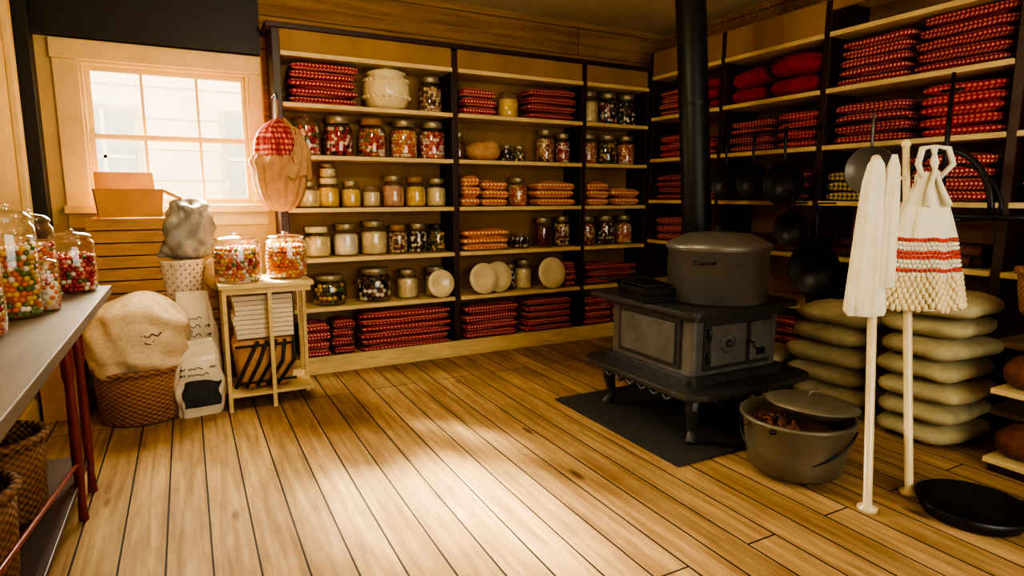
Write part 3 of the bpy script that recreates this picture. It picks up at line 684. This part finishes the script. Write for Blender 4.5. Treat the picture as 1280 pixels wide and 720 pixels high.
def crate(loc, w, d, h, rz=0, mat='crate'):
    b = MB(); t = .012; n = 3
    b.box((-w/2+t, -d/2+t, 0), (w/2-t, d/2-t, t), mat)
    for k in range(n):
        z0 = h*k/n+.004; z1 = h*(k+1)/n-.004
        b.box((-w/2, -d/2, z0), (w/2, -d/2+t, z1), mat); b.box((-w/2, d/2-t, z0), (w/2, d/2, z1), mat)
        b.box((-w/2, -d/2+t, z0), (-w/2+t, d/2-t, z1), mat); b.box((w/2-t, -d/2+t, z0), (w/2, d/2-t, z1), mat)
    for sx in (-1, 1):
        for sy in (-1, 1): b.box((sx*(w/2-.03)-.018, sy*(d/2-.022)-.008, 0), (sx*(w/2-.03)+.018, sy*(d/2-.022)+.008, h), mat)
    b.box((-w/2+t, -d/2+t, h-.03), (w/2-t, d/2-t, h-.012), 'kraft')
    return b.obj('wooden_crate', loc, rz, .003)
for i in range(5): crate((-.33+random.uniform(-.02, .02), 5.32, i*.27), .56, .40, .268, random.uniform(-3, 3))
def openbox(loc, w, d, h, rz, mat='kraft', fl=1):
    b = MB(); t = .008
    lo = [(-w/2, -d/2), (w/2, -d/2), (w/2, d/2), (-w/2, d/2)]; g = 1.1
    for i in range(4):
        (x0, y0), (x1, y1) = lo[i], lo[(i+1) % 4]
        b.add([(x0, y0, 0), (x1, y1, 0), (x1*g, y1*g, h), (x0*g, y0*g, h)], [(0, 1, 2, 3)], mat)
        b.add([(x0*.96, y0*.96, .005), (x1*.96, y1*.96, .005), (x1*g*.97, y1*g*.97, h), (x0*g*.97, y0*g*.97, h)], [(3, 2, 1, 0)], mat)
        b.add([(x0*g, y0*g, h), (x1*g, y1*g, h), (x1*g*.97, y1*g*.97, h), (x0*g*.97, y0*g*.97, h)], [(0, 1, 2, 3)], mat)
    b.box((-w/2, -d/2, 0), (w/2, d/2, t), mat)
    if fl:
        b.box((0, -d*.5, 0), (w*.35, d*.5, t), mat, T(w/2*g, 0, h-.01)@R(28, 'Y')); b.box((-w*.5, 0, 0), (w*.5, d*.5, t), mat, T(0, d/2*g, h-.01)@R(62, 'X'))
    return b.obj('kraft_box', loc, rz)
openbox((-.36, 5.27, 1.35), .38, .30, .20, 8); openbox((-.82, 5.06, 0), .24, .28, .95, 4, fl=0)
for i in range(3): crate((.10, 5.26, i*.245), .5, .36, .243, random.uniform(-3, 3))
b = MB()   # printed flour bag
b.lathe([(.001, 0), (.125, 0), (.13, .02), (.155, .28), (.165, .30), (.155, .30), (.12, .03), (.001, .03)], 'paper', 40, wob=lambda a, t: 1+.03*math.sin(a*7)+.02*math.sin(a*11+t*5))
for k in range(14):
    for j in range(8):
        a = -2.7+k*.19; z_ = .05+j*.030; q = .134+.09*z_+.003
        if (k+j) % 2: b.ball((q*math.cos(a), q*math.sin(a), z_), .006, 'greybag', sc=(1, 1, 1.3))
b.obj('printed_paper_sack', (-.06, 5.20, .735))
b = MB()
def fng(q):
    t = (q[2]+1)/2; k = 1-.30*t-.35*max(0, t-.6)*2+.9*max(0, t-.85)*3; a = math.atan2(q[1], q[0])
    k *= 1+.09*math.sin(a*5+q[2]*4)+.07*math.sin(a*9-q[2]*7)+.04*math.sin(a*15+q[2]*11)
    return [q[0]*k+.30*t-.05, q[1]*k, q[2]+.12*math.sin(a*2+1)*t]
b.pillow((0, 0, .21), (.42, .32, .42), 'greybag', .5, .75, I4, 72, 34, fng); b.obj('grey_parcel_bag', (-.02, 5.20, 1.035))
b = MB(); sack(b, (0, 0, .16), (.34, .28, .32), 'burlap_l'); b.obj('burlap_sack', (.26, 5.26, .735))

# hanging cloth bonnet-bag: gingham crown, gathered tan drape and frill
b = MB()
E = Matrix.Diagonal((1, .8, 1, 1))
b.lathe([(.012, .70), (.04, .685), (.09, .655), (.14, .60), (.172, .53), (.182, .45), (.18, .36)], 'bagred', 96, E, wob=lambda a, t: 1+.05*math.sin(a*9+2*t)*t+.02*math.sin(a*15))
b.lathe([(.186, .42), (.208, .39), (.216, .36), (.198, .33), (.192, .27), (.182, .20), (.160, .12), (.12, .05), (.07, .01), (.001, 0)], 'tan', 96, E, wob=lambda a, t: 1+(.08*math.sin(a*12+3*t)+.03*math.sin(a*19))*(1-t*.6))
pts = []
for j in range(25):
    t = j/24; z_ = .70-.44*t; w_ = .2+1.15*t
    base = .03+.172*math.sin(min(1, t*1.5)*math.pi/2); row = []
    for i in range(29):
        a = -.40+w_*(i/28-.5)*2; q = base+.016+.014*math.sin(i*1.15+t*2)
        row.append((q*math.cos(a), q*math.sin(a)*.8, z_+.02*math.sin(i*.8)*t))
    pts.append(row)
b.grid(pts, 'tan')
for k in range(7):
    a = -2.0+k*.36; b.tube([(.03*math.cos(a), .03*math.sin(a)*.8, .69), (.14*math.cos(a), .14*math.sin(a)*.82, .62), (.192*math.cos(a), .192*math.sin(a)*.82, .47), (.208*math.cos(a+.1), .208*math.sin(a+.1)*.82, .36)], [.005, .009, .008, .003], 'bagred' if k < 3 else 'tan')
b.tube([(0, 0, .68), (0, 0, .80), (.0, .0, .84)], .006, 'tan'); b.tube([(0, 0, .84), (0, -.02, .86), (0, .02, .88), (0, .26, .88)], .008, 'iron')
b.obj('hanging_cloth_bonnet', (.66, 5.02, 1.38))
# unseen cord and socket, added to go with the overhead fill light
b = MB(); LP = (.9, 2.9)
b.tube([(0, 0, H-.01), (0, 0, 2.84)], .006, 'iron'); b.lathe([(.01, 2.85), (.03, 2.84), (.035, 2.81), (.03, 2.805)], 'iron', 24)
b.obj('added_fill_lamp', (LP[0], LP[1], 0))

# ------------------------------------------------------------ camera
c, s_ = math.cos, math.sin
yaw, p = math.radians(27.9), math.radians(8.55)
F = Vector((s_(yaw)*c(p), c(yaw)*c(p), -s_(p))); Rr = Vector((c(yaw), -s_(yaw), 0)); U = Rr.cross(F)
cd = bpy.data.cameras.new('camera'); cam = bpy.data.objects.new('camera', cd); S.collection.objects.link(cam)
cam.matrix_world = Matrix((( Rr.x, U.x, -F.x, 0), (Rr.y, U.y, -F.y, 0), (Rr.z, U.z, -F.z, 1.5), (0, 0, 0, 1)))
cd.lens = 21.52; cd.sensor_width = 36; cd.clip_start = .05; S.camera = cam

# ------------------------------------------------------------ lights
w = bpy.data.worlds.new('world'); S.world = w; w.use_nodes = True
bg = w.node_tree.nodes['Background']; bg.inputs[0].default_value = (1, .95, .84, 1); bg.inputs[1].default_value = 4
def light(kind, name, loc, d, energy, col, **k):
    L = bpy.data.lights.new(name, kind); L.energy = energy; L.color = col
    for a, v in k.items(): setattr(L, a, v)
    o = bpy.data.objects.new(name, L); o.location = loc; o.rotation_euler = Vector(d).to_track_quat('-Z', 'Y').to_euler(); S.collection.objects.link(o); return o
light('SUN', 'sun', (0, 9, 6), (.95, -2.35, -1.65), 75, (1, .86, .62), angle=math.radians(11))
light('AREA', 'window_daylight', (-.03, 5.52, 1.93), (.9, -2.3, -1.5), 85, (1, .86, .62), shape='RECTANGLE', size=1.0, size_y=.9, spread=math.radians(100))
light('AREA', 'front_fill_light', (1.9, -1.5, 1.9), (.12, 1, -.0), 42, (1, .88, .64), shape='RECTANGLE', size=3.0, size_y=1.6)  # added fill behind the camera, brightens the shelf fronts and right wall
light('POINT', 'overhead_fill_light', (LP[0], LP[1], 2.72), (0, 0, -1), 62, (1, .84, .56), shadow_soft_size=.08)  # added overhead fill out of view, brightens ceiling and left shelves
